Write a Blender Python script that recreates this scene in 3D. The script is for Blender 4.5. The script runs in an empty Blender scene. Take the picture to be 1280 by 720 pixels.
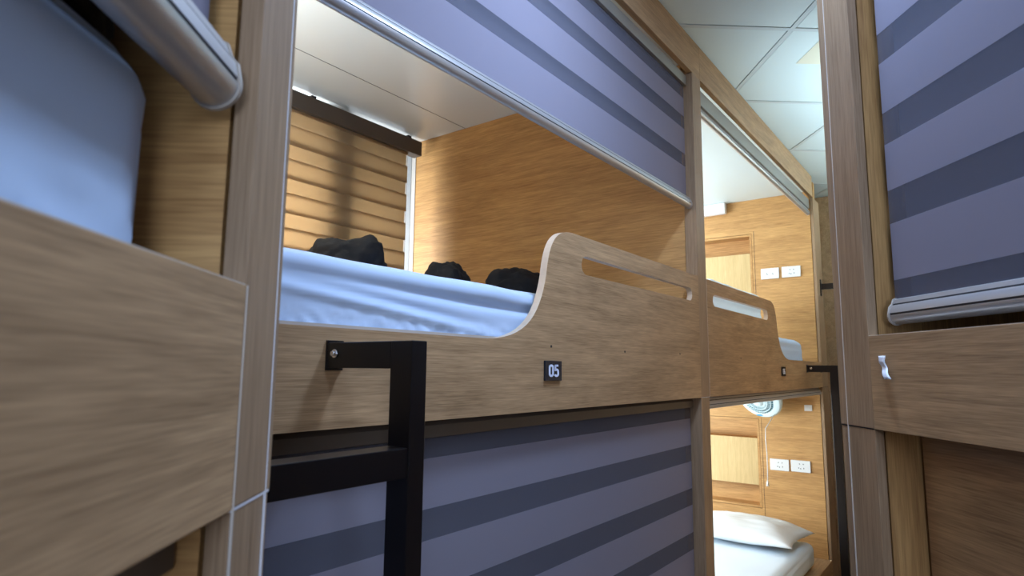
import bpy, bmesh, math, random
from mathutils import Vector, Matrix, noise
random.seed(7)
C = bpy.context.scene.collection
PI = math.pi

# ------------------------------------------------------------------ materials
MATS = {}
def principled(name, col, rough=.5, metal=0, spec=.5, bump=None, **kw):
    m = bpy.data.materials.new(name); m.use_nodes = True
    b = m.node_tree.nodes['Principled BSDF']
    b.inputs['Base Color'].default_value = (*col, 1)
    b.inputs['Roughness'].default_value = rough
    b.inputs['Metallic'].default_value = metal
    b.inputs['Specular IOR Level'].default_value = spec
    for k, v in kw.items(): b.inputs[k].default_value = v
    MATS[name] = m
    if bump:
        nt = m.node_tree
        tc = nt.nodes.new('ShaderNodeTexCoord'); n = nt.nodes.new('ShaderNodeTexNoise')
        n.inputs['Scale'].default_value = bump[0]; n.inputs['Detail'].default_value = 4
        bp = nt.nodes.new('ShaderNodeBump'); bp.inputs['Strength'].default_value = bump[1]; bp.inputs['Distance'].default_value = bump[2]
        nt.links.new(tc.outputs['Object'], n.inputs['Vector']); nt.links.new(n.outputs['Fac'], bp.inputs['Height'])
        nt.links.new(bp.outputs['Normal'], b.inputs['Normal'])
    return m

def wood(name, axis, dark, light, rough=.5, knots=1.0):
    """oak laminate, grain along the given object axis (0 x, 1 y, 2 z)"""
    m = bpy.data.materials.new(name); m.use_nodes = True; MATS[name] = m
    nt = m.node_tree; b = nt.nodes['Principled BSDF']; L = nt.links
    tc = nt.nodes.new('ShaderNodeTexCoord')
    def mapped(along, across):
        mp = nt.nodes.new('ShaderNodeMapping'); s = [across]*3; s[axis] = along
        mp.inputs['Scale'].default_value = s
        L.new(tc.outputs['Object'], mp.inputs['Vector']); return mp
    def noi(mp, scale, detail=3, dist=0):
        n = nt.nodes.new('ShaderNodeTexNoise'); n.inputs['Scale'].default_value = scale
        n.inputs['Detail'].default_value = detail; n.inputs['Distortion'].default_value = dist
        L.new(mp.outputs['Vector'], n.inputs['Vector']); return n
    broad = noi(mapped(1.3, 8), 1.6, 4, 1.4)          # cathedral figure
    fine = noi(mapped(16, 420), 1.0, 2, .25)            # pores
    mid = noi(mapped(3.2, 130), 1.0, 3, .4)
    def math_(op, a, bb):
        n = nt.nodes.new('ShaderNodeMath'); n.operation = op
        for i, q in enumerate((a, bb)):
            if isinstance(q, (int, float)): n.inputs[i].default_value = q
            else: L.new(q, n.inputs[i])
        return n.outputs[0]
    s = math_('ADD', math_('MULTIPLY', broad.outputs['Fac'], .46*knots), math_('MULTIPLY', mid.outputs['Fac'], .42))
    s = math_('ADD', s, math_('MULTIPLY', fine.outputs['Fac'], .50))
    r = nt.nodes.new('ShaderNodeValToRGB')
    r.color_ramp.elements[0].position = .50; r.color_ramp.elements[0].color = (*dark, 1)
    r.color_ramp.elements[1].position = .88; r.color_ramp.elements[1].color = (*light, 1)
    L.new(s, r.inputs['Fac']); L.new(r.outputs['Color'], b.inputs['Base Color'])
    bp = nt.nodes.new('ShaderNodeBump'); bp.inputs['Strength'].default_value = .25; bp.inputs['Distance'].default_value = .0006
    L.new(fine.outputs['Fac'], bp.inputs['Height']); L.new(bp.outputs['Normal'], b.inputs['Normal'])
    b.inputs['Roughness'].default_value = rough; b.inputs['Specular IOR Level'].default_value = .3
    return m

WD, WL = (.25, .152, .078), (.54, .350, .190)
WH = wood('oak_horizontal', 0, WD, WL)
WV = wood('oak_vertical', 2, (.26, .168, .098), (.44, .298, .182), knots=.75)
WY = wood('honey_laminate_interior', 1, (.37, .19, .066), (.66, .385, .15))
WYV = wood('honey_laminate_upright', 2, (.30, .155, .056), (.56, .33, .13))
WPALE = wood('oak_pale_door', 2, (.54, .38, .17), (.72, .54, .27), knots=.6)
EDGEW = principled('sanded_panel_edge', (.60, .47, .35), .5)
EDGE = principled('pale_edge_band', (.62, .56, .50), .4)
SEAL = principled('white_joint_strip', (.75, .76, .82), .35)
BLACK = principled('black_powder_coat', (.003, .003, .005), .32, spec=.5, bump=(900, .12, .0003))
CHROME = principled('chrome_bolt', (.75, .76, .8), .18, 1)
ALU = principled('brushed_aluminium', (.50, .49, .49), .34, .6)
ALUC = principled('champagne_end_cap', (.46, .41, .36), .45)
GROOVE = principled('dark_groove_rubber', (.012, .012, .016), .6)
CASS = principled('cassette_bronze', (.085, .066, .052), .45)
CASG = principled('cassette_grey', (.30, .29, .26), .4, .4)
SHEET = principled('pale_blue_sheet', (.49, .60, .78), .85, spec=.15, bump=(700, .15, .0004))
SHEETW = principled('white_sheet', (.74, .84, .93), .85, spec=.15, bump=(600, .15, .0004))
PILLOW = principled('white_pillowcase', (.80, .86, .90), .85, spec=.15, bump=(500, .2, .0005))
DARKC = principled('black_nylon', (.007, .008, .012), .8, bump=(160, .5, .002))
WHITE = principled('white_plastic', (.80, .83, .84), .3)
SLOT = principled('socket_slot_grey', (.12, .13, .14), .5)
SIGNB = principled('sign_black_acrylic', (.012, .018, .03), .25)
SIGNW = principled('sign_white_print', (.72, .78, .95), .4)
CEILB = principled('cream_ceiling_board', (.76, .80, .79), .24, spec=.6)
CEILW = principled('white_ceiling_board', (.70, .80, .79), .4)
TILE = principled('ceiling_tile_white', (.70, .83, .86), .7, bump=(220, .15, .001))
TBAR = principled('ceiling_grid_bar', (.62, .72, .75), .5)
PAINT = principled('wall_paint', (.55, .53, .5), .8)
FLOOR = principled('floor_vinyl', (.24, .19, .15), .5)
FRAME = principled('window_frame_grey', (.30, .31, .32), .5)
FANW = principled('fan_white_blue', (.70, .85, .88), .35)
FANB = principled('fan_badge_blue', (.05, .42, .75), .4)
FAND = principled('fan_slot_teal', (.05, .22, .30), .5)
PAPER = principled('torn_white_paper', (.78, .82, .92), .6)
GLASS = bpy.data.materials.new('window_glass'); GLASS.use_nodes = True
_n = GLASS.node_tree; _n.nodes.clear(); _o = _n.nodes.new('ShaderNodeOutputMaterial'); _m = _n.nodes.new('ShaderNodeMixShader')
_t = _n.nodes.new('ShaderNodeBsdfTransparent'); _g = _n.nodes.new('ShaderNodeBsdfGlossy'); _g.inputs['Roughness'].default_value = .03
_m.inputs[0].default_value = .07; _n.links.new(_t.outputs[0], _m.inputs[1]); _n.links.new(_g.outputs[0], _m.inputs[2]); _n.links.new(_m.outputs[0], _o.inputs['Surface'])

def fabric(name, col, trans, tfac, sheer=0):
    m = bpy.data.materials.new(name); m.use_nodes = True; MATS[name] = m
    nt = m.node_tree; L = nt.links; nt.nodes.clear()
    out = nt.nodes.new('ShaderNodeOutputMaterial')
    d = nt.nodes.new('ShaderNodeBsdfDiffuse'); d.inputs['Color'].default_value = (*col, 1)
    t = nt.nodes.new('ShaderNodeBsdfTranslucent'); t.inputs['Color'].default_value = (*trans, 1)
    mx = nt.nodes.new('ShaderNodeMixShader'); mx.inputs[0].default_value = tfac
    L.new(d.outputs[0], mx.inputs[1]); L.new(t.outputs[0], mx.inputs[2])
    tc = nt.nodes.new('ShaderNodeTexCoord'); n = nt.nodes.new('ShaderNodeTexNoise'); n.inputs['Scale'].default_value = 420
    L.new(tc.outputs['Object'], n.inputs['Vector'])
    bp = nt.nodes.new('ShaderNodeBump'); bp.inputs['Strength'].default_value = .15; bp.inputs['Distance'].default_value = .0004
    L.new(n.outputs['Fac'], bp.inputs['Height']); L.new(bp.outputs['Normal'], d.inputs['Normal'])
    last = mx
    if sheer:
        tr = nt.nodes.new('ShaderNodeBsdfTransparent'); m2 = nt.nodes.new('ShaderNodeMixShader')
        m2.inputs[0].default_value = sheer
        L.new(mx.outputs[0], m2.inputs[1]); L.new(tr.outputs[0], m2.inputs[2]); last = m2
    L.new(last.outputs[0], out.inputs['Surface'])
    return m
FAB = fabric('blind_mauve_weave', (.265, .252, .315), (.3, .25, .22), .12)
SHR = fabric('blind_sheer_band', (.17, .175, .225), (.1, .1, .1), .1, .55)
FABW = fabric('blind_tan_weave', (.42, .34, .24), (.60, .48, .33), .55)
SHRW = fabric('blind_tan_sheer', (.34, .29, .22), (.95, .85, .7), .5, .72)

# ------------------------------------------------------------------ frames
class Frame:
    def __init__(s, origin, ang):
        s.o = Vector((origin[0], origin[1], 0)); s.ang = ang
        s.U = Vector((math.cos(ang), math.sin(ang), 0)); s.V = Vector((-math.sin(ang), math.cos(ang), 0))
    def w(s, u, v, z): return s.o + s.U*u + s.V*v + Vector((0, 0, z))
WORLD = Frame((0, 0), 0)
BAY = Frame((.819, 2.343), math.radians(50.6))      # u along the row of bunks, v into the bunk
LEFT = Frame((-.175, .457), math.radians(90))       # near unit, left of the aisle
RIGHT = Frame((.692, 1.095), math.radians(-90))     # near unit, right of the aisle

class MB:
    def __init__(s): s.bm = bmesh.new()
    def box(s, u0, u1, v0, v1, z0, z1, bev=0):
        t = bmesh.new()
        vs = [t.verts.new((a, b, c)) for a in (u0, u1) for b in (v0, v1) for c in (z0, z1)]
        for f in ((0,1,3,2),(4,6,7,5),(0,4,5,1),(2,3,7,6),(0,2,6,4),(1,5,7,3)): t.faces.new([vs[i] for i in f])
        bmesh.ops.recalc_face_normals(t, faces=t.faces)
        if bev: bmesh.ops.bevel(t, geom=t.edges[:], offset=bev, segments=2, affect='EDGES', profile=.5)
        s.add(t); return s
    def add(s, t):
        me = bpy.data.meshes.new('tmp'); t.to_mesh(me); t.free(); s.bm.from_mesh(me); bpy.data.meshes.remove(me)
    def poly(s, outer, v0, v1, hole=None):
        """prism of a (u,z) outline between v0 and v1, with one optional hole"""
        t = bmesh.new()
        def ring(pts, v): return [t.verts.new((p[0], v, p[1])) for p in pts]
        loops = [outer] + ([hole] if hole else [])
        rings = [(ring(l, v0), ring(l, v1)) for l in loops]
        for side in (0, 1):
            if hole:
                es = []
                for r in rings:
                    rr = r[side]
                    for i in range(len(rr)): es.append(t.edges.new((rr[i], rr[(i+1) % len(rr)])))
                bmesh.ops.triangle_fill(t, edges=es, use_beauty=True)
            else: t.faces.new(rings[0][side])
        for r in rings:
            n = len(r[0])
            for i in range(n): t.faces.new((r[0][i], r[0][(i+1) % n], r[1][(i+1) % n], r[1][i])).material_index = 1
        bmesh.ops.recalc_face_normals(t, faces=t.faces); s.add(t); return s
    def tube(s, pts, r, n=10, cap=True):
        t = bmesh.new(); P = [Vector(p) for p in pts]; rings = []
        for i, p in enumerate(P):
            d = (P[min(i+1, len(P)-1)] - P[max(i-1, 0)]).normalized()
            a = d.orthogonal().normalized() if i == 0 else (rings[-1][1] - d*rings[-1][1].dot(d)).normalized()
            b = d.cross(a); rr = r[i] if isinstance(r, (list, tuple)) else r
            rings.append(([t.verts.new(p + (a*math.cos(q) + b*math.sin(q))*rr) for q in [2*PI*k/n for k in range(n)]], a))
        for i in range(len(rings)-1):
            A, B = rings[i][0], rings[i+1][0]
            for k in range(n): t.faces.new((A[k], A[(k+1) % n], B[(k+1) % n], B[k]))
        if cap: t.faces.new(rings[0][0]); t.faces.new(rings[-1][0])
        bmesh.ops.recalc_face_normals(t, faces=t.faces)
        for f in t.faces: f.smooth = len(f.verts) == 4
        s.add(t); return s
    def cyl(s, a, b, r, n=20): return s.tube([a, b], r, n)
    def sweep(s, prof, u0, u1):
        """prism along u of a (v,z) profile"""
        t = bmesh.new(); A = [t.verts.new((u0, p[0], p[1])) for p in prof]; B = [t.verts.new((u1, p[0], p[1])) for p in prof]
        n = len(prof)
        for i in range(n): t.faces.new((A[i], A[(i+1) % n], B[(i+1) % n], B[i]))
        t.faces.new(A); t.faces.new(B); bmesh.ops.recalc_face_normals(t, faces=t.faces)
        for f in t.faces: f.smooth = len(f.verts) == 4 and n > 12
        for e in t.edges:
            if len(e.link_faces) == 2 and e.calc_face_angle(0) > math.radians(35): e.smooth = False
        s.add(t); return s
    def rbox(s, lo, hi, r, n, fn=None):
        """rounded soft box on a dense grid; fn(p, normal) returns a displaced point"""
        t = bmesh.new(); lo = Vector(lo); hi = Vector(hi); cache = {}
        def V(i, j, k):
            key = (i, j, k)
            if key not in cache:
                p = Vector(((lo[0] + (hi[0]-lo[0])*i/n[0]), (lo[1] + (hi[1]-lo[1])*j/n[1]), (lo[2] + (hi[2]-lo[2])*k/n[2])))
                q = Vector([min(max(p[a], lo[a]+r), hi[a]-r) for a in range(3)]); d = p - q
                nn = d.normalized() if d.length > 1e-9 else Vector((0, 0, 1))
                if d.length > 1e-9: p = q + nn*r
                if fn: p = fn(p, nn)
                cache[key] = t.verts.new(p)
            return cache[key]
        for ax in range(3):
            a, b = [x for x in range(3) if x != ax]
            for side in (0, n[ax]):
                for i in range(n[a]):
                    for j in range(n[b]):
                        def idx(x, y):
                            q = [0, 0, 0]; q[ax] = side; q[a] = x; q[b] = y; return V(*q)
                        f = t.faces.new((idx(i, j), idx(i+1, j), idx(i+1, j+1), idx(i, j+1))); f.smooth = True
        bmesh.ops.recalc_face_normals(t, faces=t.faces); s.add(t); return s
    def build(s, name, mat, parent=None, frame=None, base=None, bevel=0):
        b = Vector(base if base is not None else parent['_base'][:] if parent is not None else (0, 0, 0))
        for v in s.bm.verts: v.co -= b
        me = bpy.data.meshes.new(name); s.bm.to_mesh(me); s.bm.free()
        for m in (mat if isinstance(mat, (list, tuple)) else [mat]): me.materials.append(m)
        o = bpy.data.objects.new(name, me); C.objects.link(o)
        if parent is not None: o.parent = parent; o['_base'] = b[:]
        else:
            F = frame or WORLD; o.location = F.w(*b); o.rotation_euler = (0, 0, F.ang); o['_base'] = b[:]
        if bevel:
            m = o.modifiers.new('Bevel', 'BEVEL'); m.width = bevel; m.segments = 2; m.limit_method = 'ANGLE'; m.angle_limit = math.radians(40)
        return o

def thing(name, F, base, label, cat, group=None):
    o = bpy.data.objects.new(name, None); C.objects.link(o); o.empty_display_size = .05
    o.location = F.w(*base); o.rotation_euler = (0, 0, F.ang); o['_base'] = base
    o['label'] = label; o['category'] = cat
    if group: o['group'] = group
    return o
def tag(o, label, cat, group=None):
    o['label'] = label; o['category'] = cat
    if group: o['group'] = group
    return o
def struct(o): o['kind'] = 'structure'; return o
def B(*a, **k): return MB().box(*a, **k)

# ------------------------------------------------------------------ room shell
FLO, CEI = 0.0, 3.0
struct(B(-3.2, 4.2, -2.6, 6.4, -.06, 0).build('floor', FLOOR, base=(0, 0, 0)))
cm = MB().box(-3.2, 4.2, -2.6, 6.4, CEI+.012, CEI+.08)
struct(cm.build('ceiling', TILE, base=(0, 0, CEI)))
g = MB()
T = .665
for i in range(-5, 6):
    for j in range(-7, 7):
        x, y = 1.2 + i*T, 2.265 + j*T
        if x < -3.1 or x+T > 4.2 or y+T > 6.4: continue
        g.box(x+.0135, x+T-.0135, y+.0135, y+T-.0135, CEI+.003, CEI+.014)
struct(g.build('ceiling_tiles', TILE, base=(0, 0, CEI)))
bpy.data.objects['ceiling_tiles'].name = 'ceiling_2'
g = MB()
for i in range(-5, 6): g.box(1.2+i*T-.010, 1.2+i*T+.010, -2.5, 6.3, CEI+.001, CEI+.006)
for j in range(-7, 7): g.box(-3.1, 4.1, 2.265+j*T-.010, 2.265+j*T+.010, CEI+.0005, CEI+.0055)
struct(g.build('trim_1', TBAR, base=(0, 0, CEI)))

BACKV = 1.58; UL, UR = -2.22, 2.86
def holed(name, F, u0, u1, v0, v1, holes, mat):
    m = MB(); us = sorted({u0, u1, *[h[0] for h in holes], *[h[1] for h in holes]})
    for a, b in zip(us[:-1], us[1:]):
        hs = sorted([h for h in holes if h[0] <= a and h[1] >= b], key=lambda h: h[2]); z = 0
        for h in hs: m.box(a, b, v0, v1, z, h[2]); z = h[3]
        m.box(a, b, v0, v1, z, CEI+.08)
    return struct(m.build(name, mat, frame=F, base=(u0, v0, 0)))
WIN = [(-2.0, .0, 1.95, 2.871), (.25, 2.0, 1.95, 2.80), (.25, 2.0, .80, 1.40)]
holed('wall_back', BAY, UL-.05, UR, BACKV, BACKV+.1, WIN, PAINT)
struct(B(UR, UR+.08, -.72, BACKV+.1, 0, CEI).build('wall_far', WH, frame=BAY, base=(UR, 0, 0)))
struct(B(UL-.05, UL, .0, BACKV, 0, CEI).build('wall_left', PAINT, frame=BAY, base=(UL, 0, 0)))
struct(B(-.79, UR, -.74, -.66, 0, CEI).build('wall_right', WH, frame=BAY, base=(0, -.7, 0)))
fw = MB().box(-1.35, -.16, -2.1, -2.02, 0, CEI).box(.68, 1.9, -2.1, -2.02, 0, CEI).box(-.16, .68, -2.1, -2.02, 0, 1.15).box(-.16, .68, -2.1, -2.02, 2.35, CEI)
struct(fw.build('wall_front', PAINT, base=(0, -2.1, 0)))
fw = MB().box(-.16, .68, -2.09, -2.05, 1.15, 1.19).box(-.16, .68, -2.09, -2.05, 2.31, 2.35).box(-.16, -.12, -2.09, -2.05, 1.15, 2.35).box(.64, .68, -2.09, -2.05, 1.15, 2.35)
struct(fw.build('window_4', FRAME, base=(.26, -2.09, 1.15)))  # added window, unseen behind the camera, an opening for fill light
for k, (a, b, c, d) in enumerate(WIN):
    w = MB()
    w.box(a, b, BACKV+.03, BACKV+.07, c, c+.04).box(a, b, BACKV+.03, BACKV+.07, d-(.04 if k else .012), d)
    e_ = .04 if k else .002
    w.box(a, a+.04, BACKV+.03, BACKV+.07, c, d).box(b-e_, b, BACKV+.03, BACKV+.07, c, d)
    if k == 0: w.box(-.625, -.475, BACKV-.015, BACKV+.07, c, d); w.box(-1.5, -1.36, BACKV-.015, BACKV+.07, c, d)
    else: w.box((a+b)/2-.03, (a+b)/2+.03, BACKV+.03, BACKV+.07, c, d)
    wf = struct(w.build('window_%d' % (k+1), FRAME, frame=BAY, base=(a, BACKV, c)))
    B(a+.03, b-e_+.002, BACKV+.045, BACKV+.05, c+.03, d-.01).build('pane', GLASS, parent=wf)

# ------------------------------------------------------------------ bunk units
def arc(cx, cz, r, a0, a1, n=10):
    return [(cx + r*math.cos(math.radians(a0+(a1-a0)*i/n)), cz + r*math.sin(math.radians(a0+(a1-a0)*i/n))) for i in range(n+1)]
def bez(p0, p1, p2, p3, n=14):
    out = []
    for i in range(n+1):
        t = i/n; a = (1-t)**3; b = 3*t*(1-t)**2; c = 3*t*t*(1-t); d = t**3
        out.append((a*p0[0]+b*p1[0]+c*p2[0]+d*p3[0], a*p0[1]+b*p1[1]+c*p2[1]+d*p3[1]))
    return out
PB, PT, GT = 1.55, 1.7155, 2.014       # guard panel: bottom, low top, high top
def guard_outline(mir):
    """outline for a bunk lying between u=-2.16 and 0, raised guard at u=0; mir maps u"""
    p = [(0, PB), (0, GT), (-.925, GT)]
    p += bez((-.925, GT), (-1.015, GT), (-1.042, 1.965), (-1.055, 1.885))
    p += bez((-1.055, 1.885), (-1.08, 1.79), (-1.13, 1.722), (-1.285, PT))[1:]
    p += [(-2.16, PT), (-2.16, PB)]
    h = arc(-.091, 1.935, .024, 90, -90, 8) + arc(-.856, 1.935, .026, 270, 90, 8)
    return [(mir(a), b) for a, b in p], [(mir(a), b) for a, b in h]

def bunk_shell(root, F, u0, u1, depth, ceil_mat, hx=0):
    B(u0, u1+hx, 0, .022, 2.85, 2.998).build('header_board', WH, parent=root, bevel=.001)
    B(u0+.002, u1-.002, .022, depth, PB, PB+.02).build('bed_platform', WH, parent=root)
    B(u0+.001, u1-.001, .024, depth-.001, 2.895, 2.912).build('bunk_ceiling', ceil_mat, parent=root)
    B(u0, u1, 0, .022, .0, .452).build('lower_front_board', WH, parent=root, bevel=.001)
    B(u0+.002, u1-.002, .022, depth, .43, .45).build('lower_bed_platform', WH, parent=root)

def post_pair(root, a, b, line=SEAL, lw=.0015, dp=.018):
    B(a, b, 0, dp, PB+.001, 2.8495).build('post', WV, parent=root, bevel=.0012)
    B(a+.001, b-.001, .0012, dp, 0, PB-.001).build('lower_post', WV, parent=root, bevel=.0012)
    B(a+.0005, b-.0005, .0006, .018, PB-lw, PB+lw).build('joint_strip', line, parent=root)

def partition(root, a, b, depth, name='partition_panel'):
    B(a, b, .0215, depth, 0, 2.998).build(name, WY, parent=root)

def screws(root, pts, mat=None):
    for u, z in pts: MB().cyl((u, .0005, z), (u, -.0006, z), .0035, 10).build('screw_hole', GROOVE, parent=root)

# --- middle bunk, number 05
b1 = thing('bunk_bed', BAY, (-2.16, 0, 0), 'oak bunk in the middle with number 05 on its guard panel', 'bunk bed')
bunk_shell(b1, BAY, -2.16, 0, BACKV, CEILB, .0885)
o_, h_ = guard_outline(lambda u: u)
gp = MB().poly(o_, 0, .02, h_).build('guard_panel', [WH, EDGEW], parent=b1, bevel=.0015)
screws(b1, [(-1.032, 1.707), (-.63, 1.705), (-.201, 1.709)])
B(.0035, .0865, .049, BACKV, 0, 2.998).build('partition_panel', WY, parent=b1)
post_pair(b1, 0, .09, SEAL, .0008, .047)
partition(b1, -2.2, -2.163, BACKV, 'end_panel'); 
B(-2.2, -2.16, 0, .0185, 0, 2.998).build('post', WV, parent=b1)
B(-2.158, 0, 1.215, 1.2165, 2.8935, 2.8955).build('ceiling_seam', GROOVE, parent=b1)
# --- far bunk
b2 = thing('bunk_bed', BAY, (.09, 0, 0), 'brightly lit oak bunk beyond the centre post, with the fan and pillow below', 'bunk bed')
bunk_shell(b2, BAY, .09, 2.25, BACKV, CEILW)
o_, h_ = guard_outline(lambda u: .0925-u)
MB().poly(o_, 0, .02, h_).build('guard_panel', [WH, EDGEW], parent=b2, bevel=.0015)
screws(b2, [(.5, 1.707), (.9, 1.705)])
post_pair(b2, 2.252, 2.44, GROOVE, .001)
# end wall with two niches for the cabinets
EU = 2.252; NV0, NV1 = .42, 1.15
ew = MB()
ew.box(EU, EU+.02, .022, NV0, 0, 2.998).box(EU, EU+.02, NV1, BACKV, 0, 2.998)
for a, b in ((0, .715), (1.325, 1.90), (2.645, 2.998)): ew.box(EU, EU+.02, NV0, NV1, a, b)
ew.build('end_wall_panel', WY, parent=b2)
B(EU-.0008, EU+.001, .403, .4055, 1.57, 2.66).build('panel_seam', GROOVE, parent=b2)
B(EU-.0008, EU+.001, .4035, .4055, .45, 1.33).build('panel_seam', GROOVE, parent=b2)
B(EU+.14, 2.44, .022, BACKV, 0, 2.998).build('rear_panel', WY, parent=b2)
def cabinet(z0, z1, dz0, dz1, label, low):
    c = thing('headboard_cabinet', BAY, (EU+.003, NV0, z0), label, 'cabinet')
    m = MB(); e = EU+.003; g = .003
    m.box(e+.12, e+.135, NV0+g, NV1-g, z0, z1)                     # back
    m.box(e, e+.12, NV0+g, NV0+g+.014, z0+.014, z1-.014).box(e, e+.12, NV1-g-.014, NV1-g, z0+.014, z1-.014)
    m.box(e, e+.12, NV0+g, NV1-g, z0, z0+.014).box(e, e+.12, NV0+g, NV1-g, z1-.014, z1)
    m.box(e+.005, e+.12, NV0+g+.014, NV1-g-.014, dz1-.014, dz1-.001)
    if low: m.box(e+.005, e+.12, NV0+g+.014, NV1-g-.014, dz0+.001, dz0+.014)
    m.build('carcass', WY, parent=c)
    for a, b in ((NV0+.018, .784), (.787, NV1-.018)): B(e+.002, e+.017, a, b, dz0, dz1).build('door', WPALE, parent=c, bevel=.001)
    return c
cabinet(1.905, 2.642, 1.93, 2.500, 'recessed cabinet with pale doors in the far upper bunk end wall', False)
cabinet(.718, 1.322, .868, 1.187, 'recessed cabinet with pale doors above the pillow in the far lower bunk', True)

# --- near left unit
b3 = thing('bunk_bed', LEFT, (-2.1, 0, 0), 'close left bunk whose plain oak panel fills the lower left', 'bunk bed')
bunk_shell(b3, LEFT, -2.1, 0, .95, CEILB)
B(-2.1, 0, 0, .018, PB, 1.709).build('guard_panel', WH, parent=b3, bevel=.001)
B(-2.1, 0, .0006, .0174, 1.709, 1.7096).build('edge_band', EDGE, parent=b3)
partition(b3, .0025, .074, .95)
post_pair(b3, 0, .077, SEAL, .0012)
B(.0655, .0668, -.0006, .001, 0, 2.84).build('edge_band', SEAL, parent=b3)
B(.0008, .0022, -.0006, .001, 0, 1.709).build('edge_band', EDGE, parent=b3)
B(-2.1, 0.075, .95, .97, 0, 2.998).build('rear_panel', WH, parent=b3)
B(-2.14, -2.1, 0, .97, 0, 2.998).build('end_panel', WY, parent=b3)
# --- near right unit
b4 = thing('bunk_bed', RIGHT, (0, 0, 0), 'close right bunk with plain oak panel and scrap of paper stuck on it', 'bunk bed')
bunk_shell(b4, RIGHT, 0, 2.1, .95, CEILB)
B(0, 2.1, 0, .018, PB, 1.7155).build('guard_panel', WH, parent=b4, bevel=.001)
B(0, 2.1, .0006, .0174, 1.7155, 1.7161).build('edge_band', EDGE, parent=b4)
B(-.1, -.003, .0215, .95, 0, 2.998).build('partition_panel', WYV, parent=b4)
post_pair(b4, -.104, 0, GROOVE, .0009)
B(-.0815, -.0795, -.0005, .001, 0, 2.84).build('edge_band', EDGE, parent=b4)
B(-.1, 2.1, .95, .97, 0, 2.998).build('rear_panel', WH, parent=b4)
B(2.1, 2.14, 0, .97, 0, 2.998).build('end_panel', WY, parent=b4)
B(.004, 2.1, .083, .10, .0, 1.545).build('lower_back_panel', WH, parent=b4)

# ------------------------------------------------------------------ zebra roller blinds
def rail(root, u0, u1, v, z, h=.046, mats=(ALU, ALUC), w=.026):
    """bottom rail: oval aluminium extrusion with two grooves; z is its lower edge, v its front"""
    hh = h/.046
    prof = [(v+w*.5-w*.5*math.sin(q*PI/16), z+.0165*hh-.0165*hh*math.cos(q*PI/16)) for q in range(0, 9)]
    prof2 = [(v+.0005, z+.020*hh), (v+.003, z+.031*hh), (v+.006, z+.034*hh)]
    prof3 = [(v+.008, z+.037*hh), (v+.0105, z+.044*hh), (v+w*.5, z+h), (v+w*.8, z+.040*hh), (v+w, z+.026*hh)] + [(v+w*.5+w*.5*math.cos(q*PI/16), z+.0165*hh-.0165*hh*math.sin(q*PI/16)) for q in range(0, 8)]
    core = [(v+.0022, z+.0165*hh), (v+.0032, z+.0208*hh)]
    core2 = [(v+.0085, z+.033*hh), (v+.0100, z+.0372*hh)]
    r = MB().sweep(prof+core+prof2+core2+prof3, u0, u1).build('bottom_rail', mats[0], parent=root)
    MB().sweep([(v+.0012, z+.0168*hh), (v+.0016, z+.0203*hh), (v+.006, z+.0203*hh), (v+.006, z+.0168*hh)], u0+.001, u1-.001).build('groove', GROOVE, parent=r)
    MB().sweep([(v+.0070, z+.0338*hh), (v+.0082, z+.0373*hh), (v+.012, z+.0373*hh), (v+.012, z+.0338*hh)], u0+.001, u1-.001).build('groove', GROOVE, parent=r)
    cap = [(p[0] + (p[0]-(v+w/2))*.10, p[1] + (p[1]-(z+h/2))*.08) for p in prof+prof2+prof3]
    for a, b in ((u0-.004, u0), (u1, u1+.004)): MB().sweep(cap, a, b).build('end_cap', mats[1], parent=r)
    return r
def zebra(root, u0, u1, v, z0, z1, solid, mats=(FAB, SHR), gap=.024, back=None, inset=0):
    """solid: list of (za,zb) of the front layer's opaque bands; between them it is sheer"""
    def layer(name, vv, bands, ua, ub):
        m = bmesh.new(); cuts = sorted({z0, z1, *[min(max(x, z0), z1) for b in bands for x in b]}); t = .0008
        o = MB()
        rows = []
        nseg = 12
        for a, b in zip(cuts[:-1], cuts[1:]):
            if b-a < 1e-5: continue
            mid = (a+b)/2; sol = any(p <= mid <= q for p, q in bands)
            for i in range(nseg):
                x0 = ua+(ub-ua)*i/nseg; x1 = ua+(ub-ua)*(i+1)/nseg
                vs = [o.bm.verts.new(p) for p in ((x0, vv, a), (x1, vv, a), (x1, vv, b), (x0, vv, b))]
                f = o.bm.faces.new(vs); f.material_index = 0 if sol else 1
        bmesh.ops.remove_doubles(o.bm, verts=o.bm.verts, dist=1e-5)
        ob = o.build(name, list(mats), parent=root)
        md = ob.modifiers.new('Solidify', 'SOLIDIFY'); md.thickness = .0007; md.offset = 0
        return ob
    layer('front_fabric', v, solid, u0, u1)
    bb = back if back is not None else [(z0, z1)]
    layer('rear_fabric', v+gap, bb, u0+inset, u1-inset)
def bands(first, period, width, z0, z1):
    out = []; k = -20
    while first+k*period < z1:
        a, b = first+k*period, first+k*period+width
        if b > z0: out.append((max(a, z0), min(b, z1)))
        k += 1
    return out
def cassette(root, u0, u1, v, z0, z1, mat):
    d = z1-z0
    MB().sweep([(v, z0), (v, z1-.012), (v+.010, z1), (v+.055, z1), (v+.055, z0+.004), (v+.02, z0)], u0, u1).build('cassette', mat, parent=root, bevel=.001)

# middle bunk upper blind, half raised
s = thing('zebra_blind', BAY, (-2.15, .02, 2.28), 'blue-grey striped roller blind half raised over the middle upper bunk', 'roller blind')
cassette(s, -2.155, -.008, .022, 2.795, 2.848, CASG)
zebra(s, -2.145, -.012, .034, 2.325, 2.80, [(2.325, 2.455), (2.507, 2.612), (2.664, 2.742)], gap=.013)
rail(s, -2.148, -.012, .012, 2.284, .047)
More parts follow.
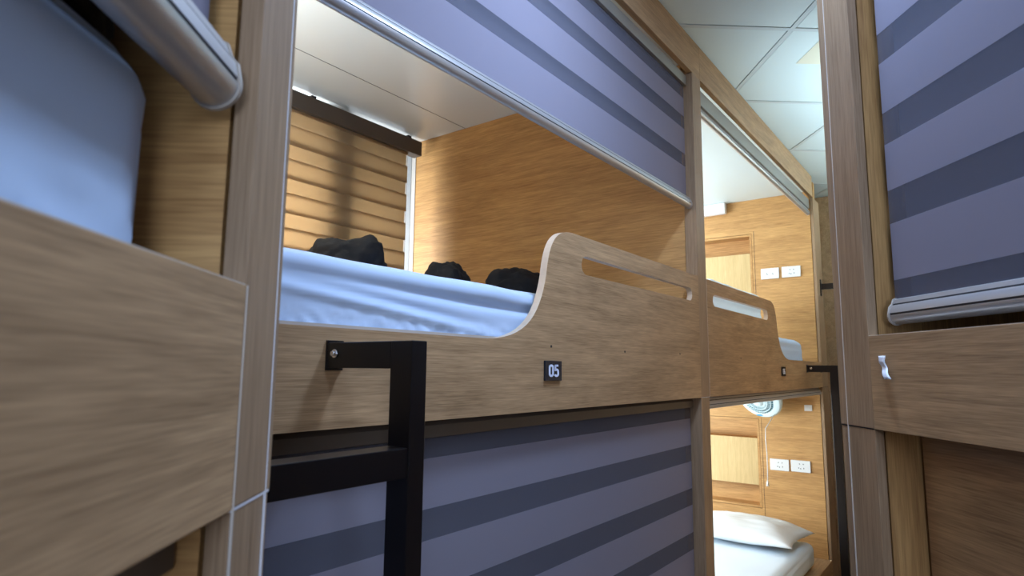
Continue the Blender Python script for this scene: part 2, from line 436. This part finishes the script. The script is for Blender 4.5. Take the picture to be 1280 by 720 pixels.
# middle bunk lower blind, fully down
s = thing('zebra_blind', BAY, (-2.15, .03, .46), 'mauve-grey striped roller blind closed below the number 05 panel', 'roller blind')
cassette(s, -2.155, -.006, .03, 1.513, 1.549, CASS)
zebra(s, -2.145, -.004, .045, .50, 1.53, bands(1.373, .158, .098, .50, 1.51), gap=.022)
rail(s, -2.15, -.008, .03, .458, .045)
# far bunk upper blind rolled up
s = thing('zebra_blind', BAY, (.1, .02, 2.73), 'rolled-up roller blind under the header of the far upper bunk', 'roller blind')
cassette(s, .094, 2.246, .024, 2.772, 2.848, CASG)
zebra(s, .1, 2.24, .036, 2.755, 2.775, [(2.75, 2.78)], gap=.02)
rail(s, .1, 2.24, .022, 2.726, .045)
# far bunk lower blind rolled up
s = thing('zebra_blind', BAY, (.1, .02, 1.50), 'rolled-up blind with grey rail above the hanging fan', 'roller blind')
rail(s, .1, 2.235, .012, 1.500, .045, mats=(principled('grey_painted_rail', (.46, .46, .49), .4), ALUC), w=.03)
zebra(s, .11, 2.225, .026, 1.535, 1.548, [(1.53, 1.55)], gap=.01)
# near left blind
s = thing('zebra_blind', LEFT, (-2.1, .01, 1.83), 'striped blind with champagne rail crossing the top left corner', 'roller blind')
cassette(s, -2.095, -.006, .03, 2.795, 2.848, CASG)
zebra(s, -2.09, -.022, .032, 1.875, 2.80, bands(1.893, .157, .098, 1.88, 2.79), gap=.022)
rail(s, -2.09, -.019, .008, 1.837, .05, w=.034)
# near left lower blind
s = thing('zebra_blind', LEFT, (-2.1, .03, .46), 'dark closed blind in the shadow under the close left panel', 'roller blind')
zebra(s, -2.09, -.004, .045, .50, 1.53, bands(1.40, .158, .098, .50, 1.51), gap=.022)
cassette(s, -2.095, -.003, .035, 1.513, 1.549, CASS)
rail(s, -2.09, -.008, .03, .458, .045)
# near right blind
s = thing('zebra_blind', RIGHT, (0, .01, 1.73), 'striped grey-blue blind filling the upper right corner of the view', 'roller blind')
cassette(s, .006, 2.095, .03, 2.795, 2.848, CASG)
zebra(s, .014, 2.09, .046, 1.775, 2.80, [(a+.0, b) for a, b in [(1.816, 1.920), (1.982, 2.070)] + [(2.131+.157*k, 2.131+.157*k+.098) for k in range(5)] if b < 2.8] , gap=.011, inset=.03)
rail(s, .022, 2.09, .027, 1.735, .046, w=.03)
# window blind inside the middle bunk
s = thing('window_blind', BAY, (-2.0, 1.49, 1.9), 'backlit tan striped window blind at the back of the middle upper bunk', 'roller blind')
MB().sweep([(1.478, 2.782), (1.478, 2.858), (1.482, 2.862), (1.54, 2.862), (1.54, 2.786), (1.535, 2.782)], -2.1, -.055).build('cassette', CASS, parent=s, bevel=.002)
for u in (-.66-.06, -.12, -1.5): B(u-.012, u+.012, 1.505, 1.53, 2.862, 2.884).build('bracket', GROOVE, parent=s)
zz = [2.239-.155*2, 2.239-.155, 2.239, 2.387-.0, 2.53+.012, 2.69]
fr = bands(2.309, .1535, .092, 1.9, 2.785); bk = bands(2.309+.0768, .1535, .092, 1.9, 2.785)
zebra(s, -2.08, -.135, 1.500, 1.9, 2.785, fr, (FABW, SHRW), .012, bk)

# ------------------------------------------------------------------ beds
def mattress(name, F, u0, u1, v0, v1, z0, z1, label, mat, r=.05, seed=0, hem=True, n=(110, 40, 16), tuck=0, cat='mattress', group=None):
    root = thing(name, F, (u0, v0, z0), label, cat, group)
    def fn(p, nn):
        q = Vector((p.x*2.1+seed, p.y*2.1, p.z*2.1)); d = 0
        front = max(0, -nn.y)
        d += .0022*noise.noise(Vector((p.x*5+seed, p.y*5, p.z*9)))
        if nn.z > .2: d += .002*noise.noise(Vector((p.x*9+seed, p.y*9, 3.3)))
        h = (p.z-z0)/(z1-z0)
        # long slack folds dropping along the side
        for k, (a, sl, uc, uw, w, amp) in enumerate(((.84, -.05, .95, .55, .040, -.015), (.93, -.03, 1.0, 1.2, .05, .004), (.80, -.36, .62, .26, .030, -.007),
                (.74, -.38, .62, .26, .026, .009), (.68, .05, 1.5, .3, .05, .004))):
            c = a + sl*(p.x-u0-.42) + .03*noise.noise(Vector((p.x*1.3+k*7+seed, 0, k)))
            d += front*amp*math.exp(-((h-c)/w)**2-((p.x-u0-uc)/uw)**2)
        # bunched hem
        if hem and h < .66:
            e = (.66-h)/.12
            d += front*min(1, e)*.011*(abs(noise.noise(Vector((p.x*30+h*9+seed, h*7, 5))))+.5*abs(noise.noise(Vector((p.x*75-h*14+seed, h*9, 9)))))
        if tuck: p = p - Vector((0, -1, 0))*front*tuck*(1-h)**2
        return p + nn*d
    m = MB().rbox((u0, v0, z0), (u1, v1, z1), r, n, fn)
    m.build('fitted_sheet', mat, parent=root)
    return root
m1 = mattress('mattress', BAY, -2.14, -.02, .034, 1.40, 1.572, 1.850, 'thick mattress in pale blue sheet behind the 05 guard panel', SHEET, .045, 3, n=(420, 30, 44))
B(-2.1, -1.0, .0205, .0255, 1.70, 1.7225).build('warm_bounce_band', principled('beige_bounce_tint', (.42, .37, .33), .8), parent=m1)  # beige strip paints in warm bounced light along the mattress edge
m2 = mattress('mattress', BAY, .12, 1.905, .034, 1.30, 1.572, 1.850, 'white mattress corner showing over the far upper guard panel', SHEET, .062, 9, tuck=.01, n=(120, 30, 20))
m3 = mattress('mattress', BAY, .12, 2.02, .05, 1.35, .452, .602, 'white sheeted mattress in the far lower bunk under the pillow', SHEETW, .05, 14, hem=False, n=(120, 60, 14))
m4 = mattress('mattress', LEFT, -2.05, -.016, .056, .90, 1.572, 1.868, 'blurred pale mattress corner in the close left bunk', SHEET, .05, 21, n=(160, 40, 24))
pts = [(-.0305, .0705, 1.59+.022*i) for i in range(11)] + [(-.034, .071, 1.832), (-.046, .0715, 1.848), (-.068, .0705, 1.8535)] + [(-.1-.1*i, .0705, 1.8535) for i in range(18)]
MB().tube(pts, .0028, 8).build('piping', SHEET, parent=m4)

def pillow(name, F, c, su, sv, h, rot, label, mat, seed=0, tilt=0, nx=44, ny=34):
    root = bpy.data.objects.new(name, None)
    t = bmesh.new(); g = {}
    for sgn in (1, -1):
        for i in range(nx+1):
            for j in range(ny+1):
                x = -1+2*i/nx; y = -1+2*j/ny
                edge = i in (0, nx) or j in (0, ny)
                if sgn == -1 and edge: g[(sgn, i, j)] = g[(1, i, j)]; continue
                pin = 1-.10*(1-x*x)*(abs(y)**3); pin2 = 1-.09*(1-y*y)*(abs(x)**3)
                f = max(0, (1-abs(x)**2.4))**.55*max(0, (1-abs(y)**2.4))**.55
                z = sgn*h/2*f*(1 if sgn > 0 else .55)
                z += f*.012*noise.noise(Vector((x*2.2+seed, y*2.2, sgn))) + .007*f*noise.noise(Vector((x*7+seed+y*3, y*3, sgn+4))) + .003*f*abs(noise.noise(Vector((x*16+seed-y*6, y*5, sgn+4))))
                rr = abs(math.sin(x*14+noise.noise(Vector((x*3, y*3, seed)))*6))*.003*(abs(y)**2)*(f+.1)
                g[(sgn, i, j)] = t.verts.new((x*su/2*pin2, y*sv/2*pin, z+rr))
    for sgn in (1, -1):
        for i in range(nx):
            for j in range(ny):
                q = [g[(sgn, i, j)], g[(sgn, i+1, j)], g[(sgn, i+1, j+1)], g[(sgn, i, j+1)]]
                f = t.faces.new(q if sgn == 1 else q[::-1]); f.smooth = True
    me = bpy.data.meshes.new(name); t.to_mesh(me); t.free(); me.materials.append(mat)
    o = bpy.data.objects.new(name, me); C.objects.link(o); bpy.data.objects.remove(root)
    o.location = F.w(*c); o.rotation_euler = (tilt, 0, F.ang+rot)
    tag(o, label, 'pillow'); return o
pillow('pillow', BAY, (1.78, .42, .664), .46, .74, .172, math.radians(-4), 'plump white pillow on the far lower mattress', PILLOW, 5)

# folded duvet in the far upper bunk
def dfn(p, nn): return p + nn*(.006*noise.noise(p*9) + .004*math.sin(p.z*95)*abs(nn.y+nn.x))
tag(MB().rbox((1.04, .30, 1.862), (1.99, .50, 2.158), .03, (50, 20, 30), dfn).build('folded_duvet', SHEETW, frame=BAY, base=(1.5, .3, 1.862)),
    'white folded duvet seen through the far guard handle slot', 'duvet')

def lump(name, F, c, s, seed, label, cat, z0, mat=DARKC):
    t = bmesh.new(); bmesh.ops.create_icosphere(t, subdivisions=5, radius=1)
    for v in t.verts:
        p = v.co.copy(); n = 1+.22*noise.noise(p*1.6+Vector((seed, 0, 0)))+.12*abs(noise.noise(p*4+Vector((seed, 3, 0))))+.05*abs(noise.noise(p*10+Vector((0, seed, 0))))
        q = Vector((p.x*s[0]*n, p.y*s[1]*n, p.z*s[2]*n)); q.z = max(q.z, -s[2]*.35)
        v.co = q
    for f in t.faces: f.smooth = True
    lo = min(v.co.z for v in t.verts)
    m = MB(); 
    for v in t.verts: v.co += Vector((c[0], c[1], z0-lo))
    m.add(t); o = m.build(name, mat, frame=F, base=(c[0], c[1], z0)); return tag(o, label, cat)
lump('backpack', BAY, (-1.215, .60), (.115, .15, .125), 2.2, 'black bag lying on the mattress in front of the window blind', 'bag', 1.856)
lump('cap', BAY, (-.78, .60), (.085, .09, .115), 5.1, 'small black bundle on the mattress, middle of three dark items', 'clothes', 1.856)
lump('jacket', BAY, (-.335, .60), (.235, .14, .135), 8.4, 'crumpled black jacket beside the raised 05 guard', 'clothes', 1.856)
lump('backpack', LEFT, (-.085, .135), (.065, .055, .075), 4.0, 'black bag on the close left mattress under the blind rail', 'bag', 1.875)

# ------------------------------------------------------------------ ladders
def ladder(u0, mirror, label, reach=0):
    L = thing('bunk_ladder', BAY, (u0, -.2+reach, 0), label, 'ladder', 'black steel bunk ladders')
    w = .031; W = .44
    va, vb = -.200+reach, -.155+reach
    for k, a in enumerate((u0, u0+W-w)):
        r = B(a, a+w, va, vb, .006, 1.69, bev=.0015).build('upright', BLACK, parent=L)
        B(a-.002, a+w+.002, va-.002, vb+.002, 0, .02, bev=.001).build('rubber_foot', GROOVE, parent=r)
        arm = B(a, a+w, vb-.001, -.004, 1.649, 1.69, bev=.0015).build('arm', BLACK, parent=L)
        B(a-.001, a+w+.001, -.0045, -.0006, 1.645, 1.694, bev=.0005).build('mounting_plate', BLACK, parent=arm)
        side = a if not mirror else a
        fu = a-.0005 
        MB().cyl((fu, -.026, 1.672), (fu-.003, -.026, 1.672), .0068, 20).cyl((fu-.003, -.026, 1.672), (fu-.0075, -.026, 1.672), .0042, 6).build('bolt', CHROME, parent=arm)
    for z in (1.497, 1.205, .905, .605, .305):
        B(u0+w, u0+W-w, va+.002, vb-.001, z, z+.041, bev=.0012).build('rung', BLACK, parent=L)
    return L
ladder(-1.70-.409, False, 'black square-tube ladder bolted to the number 05 panel')
ladder(1.79, True, 'black square-tube ladder hooked on the far bunk beside the right post', .028)

# ------------------------------------------------------------------ number signs
DIG = {}
def digit(ch):
    """bold condensed figure as strokes inside 1 x 1.9"""
    o = MB()
    def stroke(pts, w=.37):
        P = [Vector((p[0], 0, p[1])) for p in pts]
        L_, R_ = [], []
        for i, p in enumerate(P):
            d = (P[min(i+1, len(P)-1)]-P[max(i-1, 0)]).normalized(); n = Vector((-d.z, 0, d.x))*w/2
            L_.append(p+n); R_.append(p-n)
        for i in range(len(P)-1):
            vs = [o.bm.verts.new(q) for q in (L_[i], R_[i], R_[i+1], L_[i+1])]; o.bm.faces.new(vs)
    def el(cx, cz, rx, rz, a0, a1, n=18): return [(cx+rx*math.cos(math.radians(a0+(a1-a0)*i/n)), cz+rz*math.sin(math.radians(a0+(a1-a0)*i/n))) for i in range(n+1)]
    if ch == '0': stroke(el(.5, 1.5, .33, .25, 180, 0) + el(.5, .4, .33, .25, 0, -180) + [(.17, 1.5)])
    if ch == '5':
        stroke([(.86, 1.76), (.20, 1.76)], .32); stroke([(.27, 1.88), (.24, .92)], .32)
        stroke([(.2, 1.02)] + el(.48, .80, .34, .33, 110, 0) + el(.48, .42, .34, .28, 0, -165))
    if ch == '6': stroke(el(.5, 1.48, .33, .28, 20, 180) + [(.17, .45)] + el(.5, .40, .33, .26, 180, 360) + el(.5, .78, .33, .26, 0, 165))
    return o
def sign(u0, u1, z0, z1, text, label):
    s = thing('number_sign', BAY, ((u0+u1)/2, 0, z0), label, 'sign', 'black bunk number signs')
    B(u0, u1, -.006, -.0004, z0, z1, bev=.0008).build('plate', SIGNB, parent=s)
    h = (z1-z0)*.60; sc = h/1.9; wx = (u1-u0)*.30; x = (u0+u1)/2-wx*1.03
    for i, ch in enumerate(text):
        d = digit(ch); ox = x+i*wx*1.06
        for v in d.bm.verts: v.co = Vector((ox+v.co.x*wx, -.0064-.0001*i, (z0+z1)/2-h/2+v.co.z*sc))
        ob = d.build('digit', SIGNW, parent=s)
    return s
sign(-1.066, -.992, 1.6225, 1.6715, '05', 'small black number sign reading 05 on the middle bunk panel')
sign(1.188, 1.262, 1.627, 1.676, '06', 'small black number sign on the far bunk guard panel')

# ------------------------------------------------------------------ sockets, switch, lamp, hook, fan
def socket(v, z, label, kind):
    s = thing('wall_socket', BAY, (EU, v, z), label, 'socket', 'white wall sockets in the far bunk')
    B(EU-.009, EU-.0006, v-.061, v+.061, z-.038, z+.038, bev=.0025).build('faceplate', WHITE, parent=s)
    if kind == 0:
        for a in (-.024, .014):
            B(EU-.0096, EU-.0088, v+a-.0015, v+a+.0015, z-.010, z-.002).build('slot', SLOT, parent=s)
            B(EU-.0096, EU-.0088, v+a+.006, v+a+.009, z-.008, z+.006).build('slot', SLOT, parent=s)
    else:
        for a, c in ((-.018, .014), (.006, .014), (-.020, -.012), (.0, -.016), (.012, -.012)):
            B(EU-.0096, EU-.0088, v+a-.002, v+a+.003, z+c-.003, z+c+.004).build('slot', SLOT, parent=s)
    return s
socket(.302, 2.340, 'left wall socket beside the cabinet in the far upper bunk', 0)
socket(.161, 2.342, 'right wall socket of the pair in the far upper bunk', 1)
socket(.295, 1.020, 'left wall socket of the lower pair, crossed by the fan cord', 1)
socket(.161, 1.023, 'right wall socket of the lower pair over the pillow tip', 1)
s = thing('light_switch', BAY, (EU, .096, 1.41), 'small white switch high on the far lower bunk end wall', 'switch')
B(EU-.008, EU-.0006, .072, .120, 1.390, 1.430, bev=.002).build('faceplate', WHITE, parent=s)
B(EU-.0105, EU-.0078, .084, .108, 1.399, 1.421, bev=.001).build('rocker', WHITE, parent=s)
s = thing('wall_lamp', BAY, (EU, .70, 2.86), 'white box lamp fixed high on the far bunk end wall', 'lamp')
B(EU-.055, EU-.012, .587, .86, 2.812, 2.894, bev=.006).build('housing', WHITE, parent=s)
B(EU-.0125, EU-.0005, .60, .85, 2.820, 2.886, bev=.002).build('mounting_plate', WHITE, parent=s)
s = thing('coat_hook', BAY, (2.35, 0, 2.2), 'black metal hook bracket on the far end post', 'hook')
B(2.335, 2.365, -.006, -.0004, 2.17, 2.285, bev=.001).build('mounting_plate', BLACK, parent=s)
B(2.342, 2.358, -.11, -.005, 2.215, 2.255, bev=.002).build('arm', BLACK, parent=s)
B(2.340, 2.360, -.12, -.108, 2.215, 2.27, bev=.002).build('tip', BLACK, parent=s)

# fan
fan = thing('wall_fan', BAY, (EU, .36, 1.50), 'white and pale blue fan hanging above the lower sockets', 'fan')
fc = Vector((2.09, .362, 1.472)); ax = Vector((-.74, .16, -.48)).normalized(); K = 1.17
e1 = ax.cross(Vector((0, 0, 1))).normalized(); e2 = ax.cross(e1).normalized()
def lathe(m, prof, n=48):
    rings = []
    for r, h in prof: rings.append([m.bm.verts.new(fc+ax*h+(e1*math.cos(2*PI*k/n)+e2*math.sin(2*PI*k/n))*r*K) for k in range(n)])
    for a, b in zip(rings[:-1], rings[1:]):
        for k in range(n):
            f = m.bm.faces.new((a[k], a[(k+1) % n], b[(k+1) % n], b[k])); f.smooth = True
    return m
R_ = .128
lathe(MB(), [(.001, -.072), (.05, -.068), (.10, -.045), (.124, -.015), (R_, .004), (.126, .012), (.118, .020)]).build('rear_cage', FANW, parent=fan)
lathe(MB(), [(.118, .0205), (.090, .034), (.087, .033), (.087, .026), (.112, .014), (.118, .0205)]).build('outer_ring', FANW, parent=fan)
gm = MB()
for k in range(36):
    a = 2*PI*k/36; d = (e1*math.cos(a)+e2*math.sin(a))*K
    gm.tube([fc+ax*.033+d*.089, fc+ax*.040+d*.062, fc+ax*.043+d*.030], .0026, 6)
for rr, hh in ((.074, .0385), (.055, .0425)):
    gm.tube([fc+ax*hh+(e1*math.cos(2*PI*k/40)+e2*math.sin(2*PI*k/40))*rr*K for k in range(41)], .0026, 6)
gm.build('front_grille', FANW, parent=fan)
lathe(MB(), [(.034, .038), (.032, .046), (.001, .049)]).build('hub_cap', FANW, parent=fan)
lathe(MB(), [(.088, .022), (.04, .024), (.001, .024)]).build('motor_shade_disc', FAND, parent=fan)  # dark disc paints in the shade behind the ribs
bl = MB()
for k in range(5):
    a0 = 2*PI*k/5; rows = []
    for i in range(8):
        r = .02+.07*i/7; row = []
        for j in range(5):
            a = a0+(.10+.75*j/4)*(.6+.4*i/7); row.append(bl.bm.verts.new(fc+ax*(.0+.012*j/4-.002)+(e1*math.cos(a)+e2*math.sin(a))*r*K))
        rows.append(row)
    for i in range(7):
        for j in range(4): bl.bm.faces.new((rows[i][j], rows[i+1][j], rows[i+1][j+1], rows[i][j+1])).smooth = True
blo = bl.build('blades', FAND, parent=fan); md = blo.modifiers.new('Solidify', 'SOLIDIFY'); md.thickness = .0015
pb = fc + ax*.0265 + (-e2 if e2.z > 0 else e2)*.103*K
bd = MB(); n_ = 20; dn = (-e2 if e2.z > 0 else e2)
nb = (ax*.9+dn*.45).normalized(); tb = nb.cross(e1).normalized()
vs = [bd.bm.verts.new(pb+nb*.004+e1*(.021*math.cos(2*PI*k/n_)+(.03 if e1.y > 0 else -.03))+tb*.009*math.sin(2*PI*k/n_)) for k in range(n_)]
bd.bm.faces.new(vs); bo = bd.build('badge', FANB, parent=fan); md = bo.modifiers.new('Solidify', 'SOLIDIFY'); md.thickness = .002
B(EU-.03, EU-.0005, .33, .41, 1.44, 1.53, bev=.006).build('wall_bracket', FANW, parent=fan)
MB().tube([(EU-.02, .37, 1.50), (EU-.06, .37, 1.505), tuple(fc-ax*.06)], .014, 12).build('neck', FANW, parent=fan)
c0 = fc+dn*.118*K+e1*(-.052 if e1.y > 0 else .052)
cord = [(c0.x, c0.y, c0.z), (2.09, .335, 1.27), (2.10, .340, 1.20), (2.095, .334, 1.10), (2.10, .336, 1.0), (2.10, .338, .925)]
MB().tube(cord, .0026, 8).build('pull_cord', WHITE, parent=fan)
MB().tube([(2.10, .338, .930), (2.10, .338, .915), (2.10, .338, .895)], [.004, .008, .009], 12).build('cord_pull', WHITE, parent=fan)

# paper scrap on the right panel (u grows towards the camera)
s = MB(); rows = []
for i in range(11):
    t = i/10; z = 1.679-.040*t; row = []
    for j in range(5):
        uu = .040+.022*t-.008*math.sin(t*3.1)+(j/4-.5)*(.014+.008*abs(t-.5))
        vv = -.0008-.010*(t-.35)**2*2 - .003*math.sin(t*6)**2 - .0015*(j % 2)
        row.append(s.bm.verts.new((uu, vv, z)))
    rows.append(row)
for i in range(10):
    for j in range(4): s.bm.faces.new((rows[i][j], rows[i][j+1], rows[i+1][j+1], rows[i+1][j])).smooth = True
o = s.build('paper_scrap', PAPER, frame=RIGHT, base=(.05, 0, 1.66)); md = o.modifiers.new('Solidify', 'SOLIDIFY'); md.thickness = .0006
tag(o, 'torn curled white paper scrap stuck on the right panel', 'paper')
lump('tissue', RIGHT, (.085, .062), (.012, .012, .05), 1.3, 'small white cloth glimpsed under the right blind rail', 'cloth', 1.572+0.0, SHEETW)

# ------------------------------------------------------------------ ceiling lights
def emis(name, col, st):
    m = principled(name, col, .5); b = m.node_tree.nodes['Principled BSDF']
    b.inputs['Emission Color'].default_value = (*col, 1); b.inputs['Emission Strength'].default_value = st; return m
LEDON = emis('led_diffuser_on', (.80, .90, 1), 2.0)
def area(name, loc, rot, sx, sy, power, col, spread=None):
    l = bpy.data.lights.new(name, 'AREA'); l.shape = 'RECTANGLE'; l.size = sx; l.size_y = sy; l.energy = power; l.color = col
    if spread: l.spread = spread
    o = bpy.data.objects.new(name, l); C.objects.link(o); o.location = loc; o.rotation_euler = rot; return o
LC = (.50, .68, 1.0)
LAMPS = [(.33, .10, .26, 8), (.52, 1.10, .24, 22), (.15, -1.25, .4, 2)]
for x, y, sz, pw in LAMPS:
    t = thing('ceiling_light', WORLD, (x, y, CEI), 'square LED ceiling panel over the aisle', 'lamp', 'aisle ceiling lights')
    B(x-sz/2-.012, x+sz/2+.012, y-sz/2-.012, y+sz/2+.012, CEI-.010, CEI-.0005, bev=.002).build('frame', WHITE, parent=t)
    B(x-sz/2, x+sz/2, y-sz/2, y+sz/2, CEI-.0125, CEI-.009).build('diffuser', LEDON, parent=t)
    area('lamp_glow', (x, y, CEI-.016), (0, 0, 0), sz, sz, pw, LC)
t = thing('fill_tube', BAY, (1.5, -.63, 2.78), 'added slim fill tube, unseen on the aisle wall behind the right bunk', 'lamp')  # added unseen tube to brighten the aisle ceiling
B(1.48, 2.72, -.658, -.640, 2.77, 2.80, bev=.003).build('batten', WHITE, parent=t)
MB().cyl((1.51, -.622, 2.785), (2.69, -.622, 2.785), .014, 16).build('tube', emis('fill_tube_on', (.62, .86, 1), 40), parent=t)
t = thing('fill_uplight', BAY, (.9, -.63, 2.3), 'added fill uplight trough, unseen on the aisle wall behind the right bunk', 'lamp')  # added unseen uplight, lifts the far ceiling tiles
B(.3, 1.5, -.658, -.585, 2.27, 2.30, bev=.003).build('trough', WHITE, parent=t)
area('fill_uplight_glow', BAY.w(.9, -.62, 2.305), (math.radians(180), 0, BAY.ang), 1.15, .05, 5.3, (.66, .88, 1), math.radians(120))
# flush panel in the far ceiling
t = thing('ceiling_light', WORLD, (1.5, 2.42, CEI), 'cream flush ceiling panel partly hidden by the right post', 'lamp')
B(1.354, 1.66, 2.30, 2.535, CEI+.0015, CEI+.004).build('diffuser', principled('cream_diffuser', (.80, .80, .66), .4), parent=t)

t = thing('wall_lamp', BAY, (-2.16, .9, 2.05), 'added fill lamp box, unseen at the hidden left end of the middle upper bunk', 'lamp')  # added unseen lamp, neutral fill for the bunk ceiling
B(-2.159, -2.10, .78, 1.02, 2.00, 2.08, bev=.004).build('housing', WHITE, parent=t)
o = area('bunk_fill_glow', BAY.w(-1.98, .9, 2.09), (0, 0, 0), .30, .2, 18, (.90, .97, 1), math.radians(135)); o.rotation_euler = (BAY.U*.12+Vector((0, 0, 1))).to_track_quat('-Z', 'Y').to_euler()
# daylight at the windows (sky light through each pane) and added fill behind the camera
def bayarea(name, u, v, z, su, sz, power, col, facing=-1):
    o = area(name, BAY.w(u, v, z), (0, 0, 0), su, sz, power, col)
    d = (BAY.V*facing).normalized(); o.rotation_euler = d.to_track_quat('-Z', 'Y').to_euler(); return o
bayarea('window_area_light', -1.27, BACKV+.30, 2.20, 1.86, .68, 64, (.95, .98, 1))
bayarea('window_area_light', 1.1, BACKV+.14, 2.38, 1.7, .8, 62, (.88, .96, 1))
bayarea('window_area_light', 1.1, BACKV+.14, 1.10, 1.7, .58, 78, (.78, .92, 1))
o = area('window_area_light', (.26, -2.14, 2.05), (math.radians(90), 0, 0), .8, .6, 22, (.60, .74, 1))  # added blue fill from behind the camera for the middle bunk front

w = bpy.data.worlds.new('World'); bpy.context.scene.world = w; w.use_nodes = True
w.node_tree.nodes['Background'].inputs[0].default_value = (.80, .90, 1, 1)
w.node_tree.nodes['Background'].inputs[1].default_value = 1.7

# ------------------------------------------------------------------ camera
F_, CX, CY = 775., 640., 360.
pitch, roll, yaw = math.radians(7.45), math.radians(.55), math.radians(2.4)
def cray(a, b):
    c, s_ = math.cos(roll), math.sin(roll); a, b2 = a*c-b*s_, a*s_+b*c
    return a, b2
f0 = Vector((math.cos(pitch)*math.sin(yaw), math.cos(pitch)*math.cos(yaw), math.sin(pitch)))
r0 = Vector((math.cos(yaw), -math.sin(yaw), 0)); u0_ = r0.cross(f0)
rr = r0*math.cos(roll)+u0_*math.sin(roll); uu = -r0*math.sin(roll)+u0_*math.cos(roll)
cam = bpy.data.cameras.new('camera'); co = bpy.data.objects.new('camera', cam); C.objects.link(co)
M = Matrix((rr, uu, -f0)).transposed().to_4x4(); M.translation = Vector((0, 0, 1.65)); co.matrix_world = M
cam.sensor_width = 36; cam.lens = F_/1280*36; cam.clip_start = .02
cam.dof.use_dof = True; cam.dof.focus_distance = 1.55; cam.dof.aperture_fstop = 8
sc = bpy.context.scene; sc.camera = co
for o in list(C.objects):
    if '_base' in o: del o['_base']
sc.view_settings.view_transform = 'Standard'; sc.view_settings.look = 'None'
sc.view_settings.exposure = 0.08; sc.view_settings.gamma = 1
try: sc.view_settings.use_curve_mapping = False
except Exception: pass
